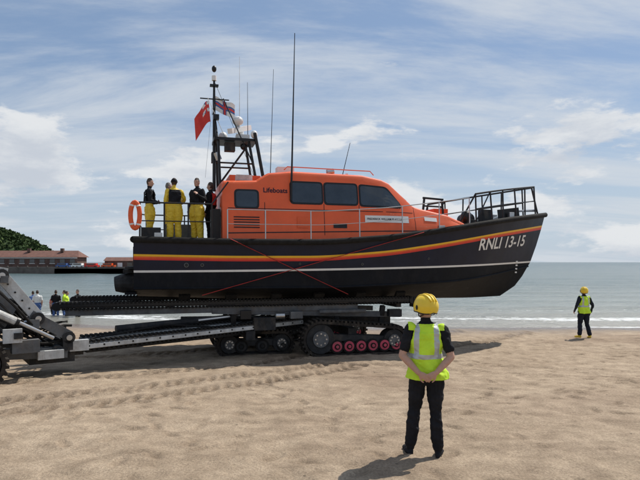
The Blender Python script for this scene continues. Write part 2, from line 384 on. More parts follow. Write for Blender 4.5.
def hp(s,z,off=0):
    u=13.6*s-(13.6-ustem(z))*s**5
    zg=sheer(13.6*s); zc=zch(s)
    if z>=zc: f=(z-zc)/(zg-zc); v=bc(s)+(bg(s)-bc(s))*max(0,f)**1.25
    else: f=(z-zkl(s))/(zc-zkl(s)); v=bc(s)*max(0,f)**.85
    return u,v+off
def s_of(u,z):
    s=u/13.6
    for _ in range(30): s=(u+(13.6-ustem(z))*s**5)/13.6
    return min(s,1)
def hullv(u,z,off=.0): return hp(s_of(u,z),z)[1]+off
NS=110; ss=[i/NS for i in range(NS+1)]
def rowz(k,s):
    g=sheer(13.6*s); zc=zch(s); w=1.96+.25*s**2
    return {'g':g,'y0':g-.40,'y1':g-.455,'y2':g-.50,'y3':g-.545,'m1':(g-.545)*.5+w*.5,'w0':w+.025,'w1':w-.03,'c0':zc+ (w-.03-zc)*.5,'c':zc,'b1':zc*.66+zkl(s)*.34,'b2':zc*.33+zkl(s)*.67,'k':zkl(s)}[k]
seq=['g','y0','y1','y2','y3','m1','w0','w1','c0','c','b1','b2','k']
bm_m={('g','y0'):navy,('y0','y1'):yellow,('y1','y2'):orange2,('y2','y3'):red,('y3','m1'):navy,('m1','w0'):navy,('w0','w1'):white,('w1','c0'):bottom,('c0','c'):bottom}
P=Part()
for sg in(1,-1):
    for a,b in zip(seq[:-1],seq[1:]):
        mt=bm_m.get((a,b),bottom); vs=[];fs=[]
        for s in ss:
            for k in(a,b):
                z=rowz(k,s);u,v=hp(s,z); vs.append((u,-sg*v,z))
        for i in range(NS): fs.append((2*i,2*i+1,2*i+3,2*i+2))
        P.add(vs,fs,mt)
hull=P.make('hull',boat,smooth=False)
import bmesh
bm=bmesh.new();bm.from_mesh(hull.data);bmesh.ops.remove_doubles(bm,verts=bm.verts,dist=.0008);bmesh.ops.recalc_face_normals(bm,faces=bm.faces)
bm.to_mesh(hull.data);bm.free()
hull.data.polygons.foreach_set('use_smooth',[True]*len(hull.data.polygons)); hull.data.set_sharp_from_angle(angle=math.radians(28))
P=Part()
tr=[hp(0,rowz(k,0))+(rowz(k,0),) for k in seq]
P.add([(0,-v,z) for u,v,z in tr]+[(0,v,z) for u,v,z in tr[::-1]],[tuple(range(2*len(tr)))],navy)
vs=[];fs=[]
for s in ss:
    z=rowz('g',s)-.06;u,v=hp(s,z); vs+=[(u,-v*.99,z),(u,v*.99,z)]
for i in range(NS): fs.append((2*i,2*i+1,2*i+3,2*i+2))
P.add(vs,fs,deckm); P.make('deck',boat)
P=Part()
for sg in(1,-1):
    pts=[];pt3=[]
    for s in ss:
        z=rowz('g',s);u,v=hp(s,z); pts.append((u,-sg*(v+.02),z-.03))
        z2=rowz('c',s);u,v=hp(s,z2); pt3.append((u,-sg*(v+.01),z2))
    P.tube(pts,[(.075,.085)]*len(pts),rubber,10,ref=(0,1,0)); P.tube(pt3,.03,bottom,6,ref=(0,1,0))
P.tube([(0,2.1,2.77),(0,-2.1,2.77)],.085,rubber,10)
P.make('gunwale_fender',boat,smooth=True)
P=Part()
for v in(-.85,.85):
    P.tube([L(.1,v,1.62),L(-.35,v,1.62),L(-.55,v,1.60)],[.30,.26,.2],dgrey,16); P.box(L(-.15,v,1.95),(.35,.5,.1),dgrey)
    P.box(L(-.12,v,1.36),(.3,.9,.06),bottom)
P.box(L(.02,0,2.3),(.12,3.2,.6),black); P.box(L(-.1,0,2.05),(.25,3.6,.06),dgrey)
P.make('waterjets',boat,bevel=.01)
P=Part()
for (u,z,r) in((1.3,2.12,.06),(1.7,2.12,.045),(4.3,2.15,.03),(6.1,2.14,.035),(8.2,2.3,.03)):
    v=hullv(u,z); P.cyl(L(u,v-.02,z),L(u,v+.02,z),r,mgrey,16); P.cyl(L(u,v+.015,z),L(u,v+.025,z),r*.7,black,16)
for k in range(4): P.box(L(12.25-.02*k,hullv(12.25-.02*k,1.95+k*.12)+.004,1.85+k*.12),(.07,.012,.05),white)
P.make('hull_fittings',boat)
ctop=lambda u:itp(u,[2.25,2.3,3.2,3.55,4.2,6.3,6.9,7.15,7.95,8.1,9.2,9.75,10.05],[4.36,4.42,4.46,4.68,4.76,4.74,4.64,4.54,3.90,3.84,3.66,3.48,3.33])
cbot=lambda u:sheer(u)-.10
cvb=lambda u:itp(u,[2.25,7,8,9.2,10.05],[1.82,1.78,1.62,1.36,1.05])
cvt=lambda u:itp(u,[2.25,3.4,7,8,9.2,10.05],[1.58,1.56,1.46,1.34,1.15,.85])
def cside(u,z):
    zb,zt=cbot(u),ctop(u); f=(z-zb)/(zt-zb); 
    return cvb(u)+(cvt(u)-cvb(u))*max(0,min(1,f))**1.4
us=sorted(set([2.25,2.3,3.2,3.3,3.45,3.55,3.8,4.2,6.3,6.6,6.9,7.05,7.15,7.25,7.85,7.95,8.05,8.2,9.2,9.5,9.75,9.9,10.05]+[round(2.3+.25*i,3) for i in range(31)]))
rings=[]
for u in us:
    zb,zt=cbot(u),ctop(u); h=zt-zb; half=[]
    for f in(0,.2,.4,.6,.8): z=zb+h*f*.93; half.append((cside(u,z),z))
    vt=cside(u,zt-.12)
    half+=[(vt,zt-.11),(vt-.03,zt-.05),(vt-.10,zt-.008),(vt-.22,zt+.015),(vt*.55,zt+.05),(0.0,zt+.065)]
    rings.append([(u,-v,z) for v,z in half]+[(u,v,z) for v,z in half[:-1][::-1]])
P=Part(); n=len(rings[0]); vs=[p for r in rings for p in r]; fs=[]
for i in range(len(rings)-1):
    for j in range(n-1): fs.append((i*n+j,i*n+j+1,(i+1)*n+j+1,(i+1)*n+j))
fs.append(tuple(range(n))); fs.append(tuple(range((len(rings)-1)*n,len(rings)*n)))
P.add(vs,fs,orange); P.make('superstructure',boat,smooth=True,angle=24)
def sidepanel(P,poly,off,m,r=.07,th=.012):
    pts=[];k=len(poly)
    for i in range(k):
        a,b,cc=V(poly[i-1]),V(poly[i]),V(poly[(i+1)%k]); d0=(a-b).normalized();d1=(cc-b).normalized()
        for t in(0,.25,.5,.75,1):
            p0=b+d0*r;p2=b+d1*r; pts.append(p0*(1-t)**2+b*2*t*(1-t)+p2*t*t)
    dn=[]
    for i in range(len(pts)):
        a=pts[i];b=pts[(i+1)%len(pts)]; nn=max(1,int((b-a).length/.2))
        for j in range(nn): dn.append(a.lerp(b,j/nn))
    ce=sum(dn,V((0,0)))/len(dn); k=len(dn)
    for sg in(1,-1):
        vs=[L(ce.x,sg*(cside(ce.x,ce.y)+off),ce.y)]
        for f in(.5,1): vs+=[L(ce.x+(p.x-ce.x)*f,sg*(cside(ce.x+(p.x-ce.x)*f,ce.y+(p.y-ce.y)*f)+off),ce.y+(p.y-ce.y)*f) for p in dn]
        vs+=[L(p.x,sg*(cside(p.x,p.y)-.01),p.y) for p in dn]
        fs=[(0,1+i,1+(i+1)%k) for i in range(k)]
        for q in(0,1): fs+=[(1+q*k+i,1+(q+1)*k+i,1+(q+1)*k+(i+1)%k,1+q*k+(i+1)%k) for i in range(k)]
        P.add(vs,fs,m)
wins=[[(4.16,3.86),(4.16,4.42),(5.03,4.42),(5.03,3.86)],[(5.14,3.86),(5.14,4.42),(6.08,4.42),(6.08,3.86)],[(6.2,3.84),(6.2,4.41),(6.98,4.36),(7.48,3.92),(7.42,3.82)],[(2.62,3.70),(2.62,4.14),(3.2,4.14),(3.2,3.70)]]
P=Part();Q=Part()
for w in wins:
    ce=sum([V(p) for p in w],V((0,0)))/len(w)
    big=[tuple(ce+(V(p)-ce)+V((math.copysign(.05,(V(p)-ce).x),math.copysign(.05,(V(p)-ce).y)))) for p in w]
    sidepanel(P,big,.008,black,r=.12); sidepanel(Q,w,.016,glass,r=.09)
P.make('window_frames',boat,smooth=True,angle=30); Q.make('window_glass',boat)
P=Part()
for v0,v1 in((-1.15,-.45),(-.35,.35),(.45,1.15)):
    vs=[];
    for (u,dz) in((7.22,0),(7.82,0)):
        for v in(v0,v1): vs.append(L(u+.02,v,ctop(u)+.065-abs(v)*.03+.03))
    P.add(vs,[(0,1,3,2)],glass)
P.make('windscreen',boat)
P=Part()
def cstrip(u0,u1,z0,z1,h,m,off=.012,n=14):
    for sg in(1,-1):
        vs=[];
        for i in range(n+1):
            u=u0+(u1-u0)*i/n; z=z0+(z1-z0)*i/n
            for dz in(-h/2,h/2): vs.append(L(u,sg*(cside(u,z+dz)+off),z+dz))
        P.add(vs,[(2*i,2*i+1,2*i+3,2*i+2) for i in range(n)],m)
cstrip(2.4,7.9,3.66,3.66,.02,black,.006); cstrip(2.4,9.6,2.98,3.16,.03,black,.006)
cstrip(6.30,7.72,3.44,3.45,.20,white,.014)
cstrip(8.3,8.75,3.5,3.48,.12,white,.012)
for i in range(5): cstrip(2.55,3.25,3.14+i*.07,3.14+i*.07,.03,black,.01,4)
cstrip(4.3,4.62,3.3,3.3,.3,orange2,.02,4);cstrip(5.35,5.75,3.22,3.22,.12,black,.014,4)
for u in(3.4,5.09,6.14,7.95): 
    for sg in(1,-1):
        P.add([L(u-.008,sg*(cside(u,z)+.005),z) for z in np.linspace(2.95,3.84,6)]+[L(u+.008,sg*(cside(u,z)+.005),z) for z in np.linspace(2.95,3.84,6)],[(i,i+1,i+7,i+6) for i in range(5)],black)
P.make('cabin_trim',boat)
def textmesh(body,size,fn,m,name,ext=0):
    cu=bpy.data.curves.new('t','FONT'); cu.body=body; cu.size=size; cu.resolution_u=3; cu.offset=size*.018
    o=bpy.data.objects.new('t',cu); sc.collection.objects.link(o); bpy.context.view_layer.update()
    me=bpy.data.meshes.new_from_object(o.evaluated_get(bpy.context.evaluated_depsgraph_get()))
    bpy.data.objects.remove(o)
    bm=bmesh.new();bm.from_mesh(me); bmesh.ops.triangulate(bm,faces=bm.faces)
    for _ in range(2):
        bmesh.ops.subdivide_edges(bm,edges=[e for e in bm.edges if e.calc_length()>size*.25],cuts=1)
    bmesh.ops.triangulate(bm,faces=bm.faces)
    for v in bm.verts: v.co=V(fn(v.co.x,v.co.y))
    bm.to_mesh(me);bm.free(); me.materials.clear(); me.materials.append(m)
    q=bpy.data.objects.new(name,me); sc.collection.objects.link(q); q.parent=boat; return q
def fhull(x,y):
    u=10.05+x*1.02+y*.05;z=2.56+y+x*.085; return L(u,hullv(u,z,.014),z)
textmesh('RNLI 13-15',.50,fhull,white,'hull_number')
textmesh('Lifeboats',.19,lambda x,y:L(3.36+x,cside(3.36+x,4.12+y)+.01,4.12+y),navy,'lettering')
textmesh('FREDERICK WILLIAM PLAXTON',.082,lambda x,y:L(6.36+x,cside(6.36+x,3.415+y)+.02,3.415+y),black,'name_lettering')
P=Part()
def rail(pts,r,m=steel): P.tube([L(*p) for p in pts],r,m,8,ref=(0,0,1))
ru=[2.35,3.35,4.6,6.0,7.3,8.5,9.6]
for sg in(1,-1):
    for u in ru:
        v=sg*(hullv(u,sheer(u))-.08); z=sheer(u); rail([(u,v,z-.05),(u,v*.985,z+.82)],.017)
    dense_=[]
    for u in np.linspace(2.35,9.6,30): v=sg*(hullv(u,sheer(u))-.08); dense_.append((u,v*.985,sheer(u)+.82))
    rail(dense_,.014); rail([(a,b*1.003,cc-.38) for a,b,cc in dense_],.009)
    rail([(4.0,sg*1.40,4.80),(4.1,sg*1.36,4.90),(6.6,sg*1.32,4.88),(6.7,sg*1.35,4.76)],.015,orange2)
P.make('side_rails',boat,smooth=True)
P=Part()
for sg in(1,-1):
    for u in(.15,.75,1.35,1.95): rail([(u,sg*2.02,2.7),(u,sg*2.0,3.72)],.022,black)
    rail([(.15,sg*2.0,3.72),(1.95,sg*2.0,3.72)],.022,black); rail([(.15,sg*2.01,3.25),(1.95,sg*2.01,3.25)],.015,black)
    rail([(1.95,sg*2.0,3.72),(2.4,sg*1.75,4.35)],.022,black)
rail([(.15,2.0,3.72),(.02,1.8,3.72),(.02,-1.8,3.72),(.15,-2.0,3.72)],.022,black); rail([(.08,1.9,3.25),(.05,-1.9,3.25)],.015,black)
P.make('stern_rails',boat,smooth=True)
P=Part()
P.tube([L(.04+.11*math.cos(t),2.08,3.38+.33*math.sin(t)) for t in np.linspace(0,6.2831,25)],.06,orange2,10,ref=(0,1,0))
for t in(.8,2.3,3.9,5.5): P.ell(L(.04+.11*math.cos(t),2.08,3.38+.33*math.sin(t)),(.066,.068,.05),white,10,6)
P.box(L(.4,1.2,2.92),(.5,.4,.4),dgrey); P.box(L(1.2,0,3.0),(.9,.8,.55),deckm); P.box(L(2.1,1.2,3.2),(.25,.5,.9),black)
P.make('lifebuoy_and_lockers',boat,smooth=True)
P=Part()
for sg in(1,-1):
    bt=[];md=[]
    for i,u in enumerate(np.linspace(9.9,12.9,16)):
        z=sheer(u); v=sg*max(.12,hullv(min(u,13.2),z-.02)-.12); h=.92+.06*(u-9.9)/3
        bt.append((u,v*.96+0,z+h)); md.append((u,v*.98,z+h*.5))
    rail(bt,.030,black); rail(md,.020,black)
    for i in(0,3,6,9,12,15):
        b_=bt[i]; rail([(b_[0]+.06*(i%2),b_[1]*1.03,sheer(b_[0])-.04),b_],.026,black)
    rail([bt[0],(9.55,sg*1.35,3.45)],.026,black); rail([bt[3],(bt[0][0],bt[0][1],3.4)],.02,black)
    rail([bt[-1],(13.05,0,4.78)],.030,black)
rail([(13.3,0,3.85),(13.05,0,4.78)],.03,black)
P.make('bow_pulpit',boat,smooth=True)
P=Part()
P.cyl(L(10.5,.25,3.62),L(10.5,-.25,3.62),.2,black);P.box(L(10.5,0,3.5),(.5,.7,.2),dgrey); P.box(L(11.1,.2,3.75),(.35,.3,.4),dgrey)
P.tube([L(11.4,0,3.6),L(12.4,0,3.95),L(13.2,0,4.0)],.05,steel,8); P.beam(L(11.5,.35,3.8),L(12.3,.35,3.9),.05,.3,black)
P.ell((10.2,-.55,3.66),(.18,.22,.22),black)
for sg in(1,-1):
    P.box(L(11.9,sg*.5,3.75),(.18,.12,.22),steel); P.box(L(.6,sg*1.8,2.86),(.2,.12,.2),steel); P.box(L(8.8,sg*1.55,3.22),(.2,.12,.16),steel)
P.beam(L(8.5,.9,3.72),L(8.55,.9,4.2),.06,.06,black);P.beam(L(9.2,.9,3.62),L(9.15,.9,4.16),.06,.06,black);P.beam(L(8.5,.9,4.2),L(9.2,.9,4.16),.06,.06,black)
P.beam(L(8.52,.9,3.95),L(9.18,.9,3.93),.04,.05,black); P.box(L(9.3,0,3.8),(.5,1.1,.22),orange2); P.box(L(8.3,-.5,3.95),(.35,.5,.2),black)
P.make('foredeck_gear',boat,bevel=.008)
P=Part()
P.tube([L(2.16,0,4.3),L(2.16,0,7.0),L(2.16,0,7.75)],[.05,.04,.028],black,10)
P.ell(L(2.16,0,7.95),(.07,.07,.10),black); P.cyl(L(2.16,0,7.6),L(2.16,0,7.74),.07,white); P.box(L(2.16,0,7.45),(.25,.16,.05),black)
for v in(.45,-.45):
    P.tube([L(2.3,v,4.4),L(2.25,v*.8,5.75)],.04,black,8); P.tube([L(3.35,v,4.6),L(3.15,v*.8,5.75)],.04,black,8); P.tube([L(2.3,v,4.5),L(3.15,v*.8,5.7)],.025,black,8)
    P.tube([L(2.24,v*.8,5.75),L(2.17,0,6.6)],.03,black,8); P.tube([L(2.28,v*.9,5.1),L(3.26,v*.9,5.1)],.025,black,8)
P.box(L(2.75,0,5.8),(1.25,.9,.08),black); P.box(L(3.0,0,5.92),(.4,.3,.2),white); P.box(L(2.6,.2,5.6),(.3,.25,.25),dgrey); P.ell(L(3.0,.3,5.62),(.1,.1,.1),black)
P.tube([L(2.95,0,5.9),L(2.95,0,6.12)],.09,white,14); P.beam(L(2.58,.45,6.02),L(3.26,-.4,6.36),.16,.15,white)
P.ell(L(2.85,.1,6.42),(.17,.17,.14),white); P.tube([L(2.85,.1,6.1),L(2.85,.1,6.35)],.05,lgrey,10)
P.ell(L(2.45,-.3,6.0),(.14,.14,.16),white); P.ell(L(3.3,.38,5.98),(.1,.1,.12),white)
P.box(L(2.2,.25,6.45),(.16,.2,.14),black);P.box(L(2.2,-.25,5.35),(.2,.3,.3),dgrey); P.cyl(L(2.28,.3,5.2),L(2.2,.3,5.4),.09,steel)
P.beam(L(1.75,.0,7.05),L(2.6,.0,7.05),.03,.03,black); P.beam(L(2.16,-.6,6.75),L(2.16,.6,6.75),.03,.03,black)
P.box(L(3.0,0,4.62),(.9,1.3,.2),orange2);P.box(L(4.2,.5,4.92),(.5,.35,.18),white); P.cyl(L(5.4,.9,4.86),L(5.6,.9,4.9),.09,steel); P.cyl(L(6.4,-.3,4.8),L(6.4,-.3,5.05),.05,white)
P.box(L(5.6,0,4.86),(.8,.7,.1),orange2); P.box(L(2.9,1.1,4.56),(.45,.3,.16),lgrey)
P.tube([L(3.55,.5,4.7),L(3.4,.5,5.5),L(3.3,.5,6.0)],.05,black,8)
P.make('mast_and_radar',boat,smooth=True,angle=35)
P=Part()
P.tube([L(4.13,1.72,3.9),L(4.17,1.68,5.0),L(4.26,1.62,8.6)],[.035,.026,.010],black,6)
P.tube([L(3.85,0,4.8),L(3.95,0,8.1)],[.014,.006],black,5); P.tube([L(2.95,-.3,5.8),L(2.95,-.3,8.5)],[.012,.005],lgrey,5); P.tube([L(3.15,.1,5.8),L(3.14,.1,7.6)],[.012,.006],black,5)
P.tube([L(5.95,.6,4.75),L(6.22,.6,5.85)],[.014,.008],black,5); P.tube([L(2.5,.2,5.8),L(1.95,.3,7.0)],.008,lgrey,4)
P.tube([L(2.16,0,7.6),L(3.4,0,4.7)],.006,black,4);P.tube([L(2.16,0,7.5),L(1.9,0,4.7)],.003,black,4); P.tube([L(2.4,.3,7.0),L(3.3,.45,5.0)],.02,black,5)
P.make('antennas',boat,smooth=True)
def flag(name,org,du,dz,n,mf,ph=0,droop=0):
    P=Part()
    nu,nz=n; vs=[]
    for i in range(nu+1):
        for j in range(nz+1):
            a=i/nu;b=j/nz
            p=(org[0]+du[0]*a+dz[0]*b, org[1]+.09*math.sin(a*9+b*2+ph)*a, org[2]+du[1]*a+dz[1]*b-droop*a*a+.03*math.sin(a*7+ph))
            vs.append(L(*p))
    by={}
    for i in range(nu):
        for j in range(nz):
            a=i*(nz+1)+j; by.setdefault(mf((i+.5)/nu,(j+.5)/nz).name,[]).append((a,a+1,a+nz+2,a+nz+1))
    for k,f in by.items(): P.add(vs,f,bpy.data.materials[k])
    return P.make(name,boat,smooth=True,angle=180)
def ens(a,b):
    if a<.45 and b<.5: 
        if abs(a-.225)<.04 or abs(b-.25)<.07: return red
        return white if (abs(a/.45-b/.5)<.2 or abs(a/.45+b/.5-1)<.2) else blucl
    return redcl
def rn(a,b):
    if abs(b-.5)<.09 or abs(a-.5)<.06: return redcl
    if abs(b-.5)<.16 or abs(a-.5)<.1: return blucl
    if .43<a<.57 and .3<b<.7: return blucl
    return whtcl
flag('red_ensign',(2.0,.05,6.98),(-.42,-.25),(.05,-.62),(24,18),ens,0,.35)
flag('white_flag',(2.16,.0,7.12),(.62,-.12),(0,-.42),(24,16),rn,1,.1)
P=Part()
def strap(u0,z0,u1,z1):
    pts=[]
    for t in np.linspace(0,1,40):
        u=u0+(u1-u0)*t;z=z0+(z1-z0)*t; zc=zch(s_of(u,z))
        v=hullv(u,max(z,zc),.05 if z<sheer(u)-.1 else .1); pts.append(L(u,v,z))
    P.tube(pts,[(.018,.010)]*40,rope,6,ref=(0,1,0))
strap(2.4,2.80,5.7,1.30); strap(7.9,3.05,1.7,1.33)
P.make('securing_straps',boat,smooth=True)

# ------------------------------------------------------------ trailer
car=empty('boat_launch_trailer',(SXY[0],SXY[1],0),TH)
P=Part()
for sg in(1,-1):
    v=1.32*sg
    P.beam(L(-1.9,v,1.06),L(7.9,v,1.06),.22,.10,dgrey)
    P.beam(L(-1.7,v,.90),L(6.2,v,.90),.12,.18,mgrey)
    for sd in(-.125,.125): P.beam(L(-1.8,v+sd,1.1),L(7.8,v+sd,1.1),.02,.11,black)
    for i in range(100):
        u=-1.85+i*.098; P.box(L(u,v,1.145),(.055,.30,.07),rubber); P.box(L(u,v,.985),(.055,.26,.05),rubber)
    for u in(-1.9,7.92): P.cyl(L(u,v-.14,1.06),L(u,v+.14,1.06),.11,black)
    for u in np.arange(1.25,7.6,1.25): P.beam(L(u,v,1.1),L(u+.02,v*1.12,1.32),.30,.10,rubber)
    P.beam(L(2.0,v,.86),L(7.6,v*.9,.62),.16,.16,mgrey)
    for u in(2.6,4.0,5.6,7.0): P.beam(L(u,v,.9),L(u,v*.85,.3),.14,.12,dgrey)
for u in(-.8,.9,2.7,4.4,6.0,7.5): P.beam(L(u,-1.35,.92),L(u,1.35,.92),.16,.14,dgrey)
P.beam(L(1.2,0,.45),L(7.6,0,.38),.9,.22,dgrey)
for u in(3.0,5.9): P.beam(L(u,-1.8,.2),L(u,1.8,.2),.25,.25,dgrey)
for k,(dv,dz) in enumerate(((-.38,0),(.38,-.04))):
    a=V(L(4.6,.55+dv,.50+dz)); b=V(L(-1.15,3.15+dv,.36+dz)); d=(b-a); n_=int(d.length/.11)
    P.beam(a,b,.17,.15,mgrey)
    sd=V((-d.y,d.x,0)).normalized()
    for q in(-.1,.1): P.beam(a+sd*q+V((0,0,-.01)),b+sd*q+V((0,0,-.01)),.015,.10,lgrey)
    for i in range(0,n_,3):
        p=a+d*(i+.5)/n_; P.cyl(p+sd*.1,p+sd*.122,.022,black,10); P.cyl(p-sd*.1,p-sd*.122,.022,black,10)
    for i in range(n_):
        p=a+d*(i+.5)/n_; dn=d.normalized(); P.beam(p-dn*.03+V((0,0,.10)),p+dn*.03+V((0,0,.10)),.24,.05,rubber); P.beam(p-dn*.025+V((0,0,-.10)),p+dn*.025+V((0,0,-.10)),.2,.04,rubber)
a=V(L(4.6,.55,.3)); b=V(L(-1.0,3.1,.2))
P.beam(a,b,.28,.14,dgrey)
for t in(.1,.3,.5,.7,.9):
    p=a.lerp(b,t); P.beam(p+V((.15,.4,.12)),p+V((-.15,-.4,.12)),.12,.12,mgrey)
P.tube([L(3.5,.9,.75),L(1.5,1.5,.62)],.06,steel,10);P.tube([L(1.6,1.47,.62),L(-.4,2.3,.55)],.09,dgrey,12)
for q in range(3):
    P.tube([L(3.8,1.0+q*.06,.8),L(2.4,1.6+q*.07,.42),L(.8,2.0+q*.06,.6),L(-.9,2.9+q*.05,.42)],.02,rubber,6)
P.make('frame',car,bevel=.006)
P=Part(); P.box(L(3.4,1.62,.5),(.6,.25,.35),dgrey);P.box(L(4.3,1.6,.72),(.35,.22,.2),mgrey); P.box(L(7.3,1.5,.7),(.4,.2,.22),dgrey)
P.cyl(L(5.0,1.5,.78),L(6.4,1.5,.78),.06,mgrey); P.box(L(7.98,1.32,1.0),(.1,.34,.3),dgrey)
P.box(L(2.9,1.55,.75),(.3,.12,.25),black); P.cyl(L(3.7,1.7,.72),L(3.95,1.7,.72),.09,steel)
P.make('equipment',car,bevel=.012)
def track(parent,u0,u1,v,zg,R0,R1,w,nw,hub,name):
    P=Part(); z0=zg+R0;z1=zg+R1; cu0=u0+R0;cu1=u1-R1
    lp=[]
    for t in np.linspace(math.pi/2,math.pi*1.5,14): lp.append((cu0+R0*math.cos(t),z0+R0*math.sin(t)))
    for t in np.linspace(-math.pi/2,math.pi/2,12): lp.append((cu1+R1*math.cos(t),z1+R1*math.sin(t)))
    lp2=[]; 
    for i in range(len(lp)):
        a=V(lp[i]);b=V(lp[(i+1)%len(lp)]);nn=max(1,int((b-a).length/.12))
        for j in range(nn): lp2.append(a.lerp(b,j/nn))
    k=len(lp2); ce=V(((cu0+cu1)/2,(z0+z1)/2)); vs=[]
    inn=[]
    for i,p in enumerate(lp2):
        t=(lp2[(i+1)%k]-lp2[i-1]).normalized(); nrm=V((-t.y,t.x)); 
        if nrm.dot(ce-p)<0: nrm=-nrm
        inn.append((p+nrm*.07,nrm,t))
    for (q,nrm,t),p in zip(inn,lp2): vs+=[L(p.x,v-w/2,p.y),L(p.x,v+w/2,p.y),L(q.x,v+w/2,q.y),L(q.x,v-w/2,q.y)]
    fs=[]
    for i in range(k):
        a=4*i;b=4*((i+1)%k)
        for e in range(4): fs.append((a+e,a+(e+1)%4,b+(e+1)%4,b+e))
    P.add(vs,fs,dirtrub)
    for (q,nrm,t),p in zip(inn,lp2):
        p3=V((p.x-nrm.x*.025,p.y-nrm.y*.025)); a=V(L(p3.x-t.x*.03,v,p3.y-t.y*.03));b=V(L(p3.x+t.x*.03,v,p3.y+t.y*.03)); P.beam(a,b,w*.98,.06,dirtrub) if abs((b-a).normalized().z)<.94 else P.box((a+b)/2,(.06,w*.98,.06),dirtrub)
    for cu,cz,R in((cu0,z0,R0-.09),(cu1,z1,R1-.09)):
        P.cyl(L(cu,v-w*.42,cz),L(cu,v+w*.42,cz),R,dgrey,28); P.cyl(L(cu,v+w*.42,cz),L(cu,v+w*.5,cz),R*.55,mgrey,20)
        for a in range(8): P.cyl(L(cu+R*.38*math.cos(a*.785),v+w*.5,cz+R*.38*math.sin(a*.785)),L(cu+R*.38*math.cos(a*.785),v+w*.53,cz+R*.38*math.sin(a*.785)),.025,steel,8)
    sp=(cu1-cu0-R0*.75)/(nw-1) if nw>1 else 0
    for i in range(nw):
        cu=cu0+R0*.95+i*sp*.98; r=.19
        P.cyl(L(cu,v-w*.4,zg+r+.085),L(cu,v+w*.44,zg+r+.085),r,rubber,22)
        P.tube([L(cu,v+w*.44,zg+r+.085),L(cu,v+w*.47,zg+r+.085)],[.145,.135],hub,20)
        P.cyl(L(cu,v+w*.47,zg+r+.085),L(cu,v+w*.50,zg+r+.085),.08,rubber,14); P.cyl(L(cu,v+w*.5,zg+r+.085),L(cu,v+w*.54,zg+r+.085),.045,hub,12)
    P.beam(L(cu0,v,z0+.05),L(cu1,v,z1+.02),w*.7,.18,dgrey)
    P.make(name,parent,smooth=True,angle=30)
track(car,4.42,7.5,1.75,-.44,.50,.40,.5,6,pink,'near_rear_track'); track(car,4.42,7.5,-1.75,-.50,.50,.40,.5,6,pink,'far_rear_track')
track(car,2.15,4.3,1.05,-.44,.34,.34,.45,3,dgrey,'near_front_track'); track(car,2.15,4.3,-1.05,-.47,.34,.34,.45,3,dgrey,'far_front_track')
# ------------------------------------------------------------ tractor
tra=empty('launch_tractor',(-5.75,12.65,0),math.radians(36))
P=Part()
P.box(L(-4.2,0,.85),(5.0,1.7,.7),mgrey); P.box(L(-5.6,0,1.75),(2.0,1.6,1.4),lgrey); P.box(L(-3.3,0,1.45),(2.4,1.5,.5),lgrey)
for v in(-.81,.81): P.box(L(-5.6,v,1.95),(1.5,.02,.7),glass)
for sg in(1,-1):
    v=.62*sg
    P.beam(L(-2.6,v,2.2),L(-1.25,v,1.92),.16,.30,lgrey); P.beam(L(-1.40,v,2.0),L(-.60,v,.95),.16,.24,lgrey); P.beam(L(-.82,v,1.10),L(-.05,v,.60),.18,.22,mgrey)
    P.beam(L(-1.7,v,.35),L(-.1,v,.26),.2,.22,mgrey); P.beam(L(-1.9,v*1.3,1.3),L(-1.9,v*1.3,.2),.2,.2,lgrey)
    for (u,z) in((-1.34,1.93),(-.68,1.02),(-.08,.58),(-1.6,.4),(-.3,.3)):
        P.cyl(L(u,v-.13,z),L(u,v+.13,z),.13,dgrey,20); P.cyl(L(u,v-.17,z),L(u,v+.17,z),.06,steel,14)
    for q in(.10,-.10):
        P.add([L(-1.55,v+q,1.7),L(-1.05,v+q,1.3),L(-1.35,v+q,.75),L(-1.75,v+q,.75)]+[L(-1.55,v+q*1.2,1.7),L(-1.05,v+q*1.2,1.3),L(-1.35,v+q*1.2,.75),L(-1.75,v+q*1.2,.75)],[(0,1,2,3),(7,6,5,4),(0,4,5,1),(1,5,6,2),(2,6,7,3),(3,7,4,0)],mgrey)
        P.cyl(L(-1.42,v+q*1.25,1.15),L(-1.42,v+q*1.3,1.15),.12,black,18)
    P.tube([L(-1.9,v*.6,.75),L(-1.1,v*.6,.88)],.10,dgrey,14); P.tube([L(-1.1,v*.6,.88),L(-.55,v*.6,.95)],.05,steel,12)
    P.tube([L(-2.0,v*1.6,1.5),L(-1.1,v*1.5,1.0)],.08,lgrey,14); P.tube([L(-1.1,v*1.5,1.0),L(-.4,v*1.3,.6)],.04,steel,12)
    P.cyl(L(-1.12,v*1.5,1.01),L(-1.06,v*1.5,.98),.095,black,14)
    for k in range(6): P.cyl(L(-1.36+k*.13,v+sg*.085,1.92-k*.17),L(-1.36+k*.13,v+sg*.10,1.92-k*.17),.02,dgrey,8)
P.beam(L(-.75,-.8,.92),L(-.75,.8,.92),.18,.18,mgrey);P.beam(L(-1.3,-.8,1.85),L(-1.3,.8,1.85),.14,.14,mgrey);P.beam(L(-.1,-.75,.42),L(-.1,.75,.42),.2,.22,dgrey)
P.box(L(-1.65,0,1.05),(.5,1.3,1.1),dgrey); P.box(L(-1.36,.45,1.15),(.08,.35,.5),lgrey); P.box(L(-.95,.95,.5),(.5,.24,.26),mgrey); P.box(L(-.45,.80,.26),(.5,.1,.18),lgrey)
P.box(L(.18,.45,.36),(.40,.14,.24),lgrey); P.box(L(-1.35,-.3,1.2),(.08,.4,.4),mgrey); P.cyl(L(-1.4,0,.95),L(-1.2,0,.95),.2,dgrey,20)
P.box(L(-1.2,1.12,.74),(.34,.06,.28),lgrey); P.box(L(-1.1,1.17,.74),(.16,.03,.12),dgrey)
for k in range(3): P.cyl(L(-1.0,.55-k*.3,1.45),L(-.9,.55-k*.3,1.42),.05,steel,10); P.box(L(-1.02,.5-k*.3,1.3),(.16,.16,.22),dgrey)
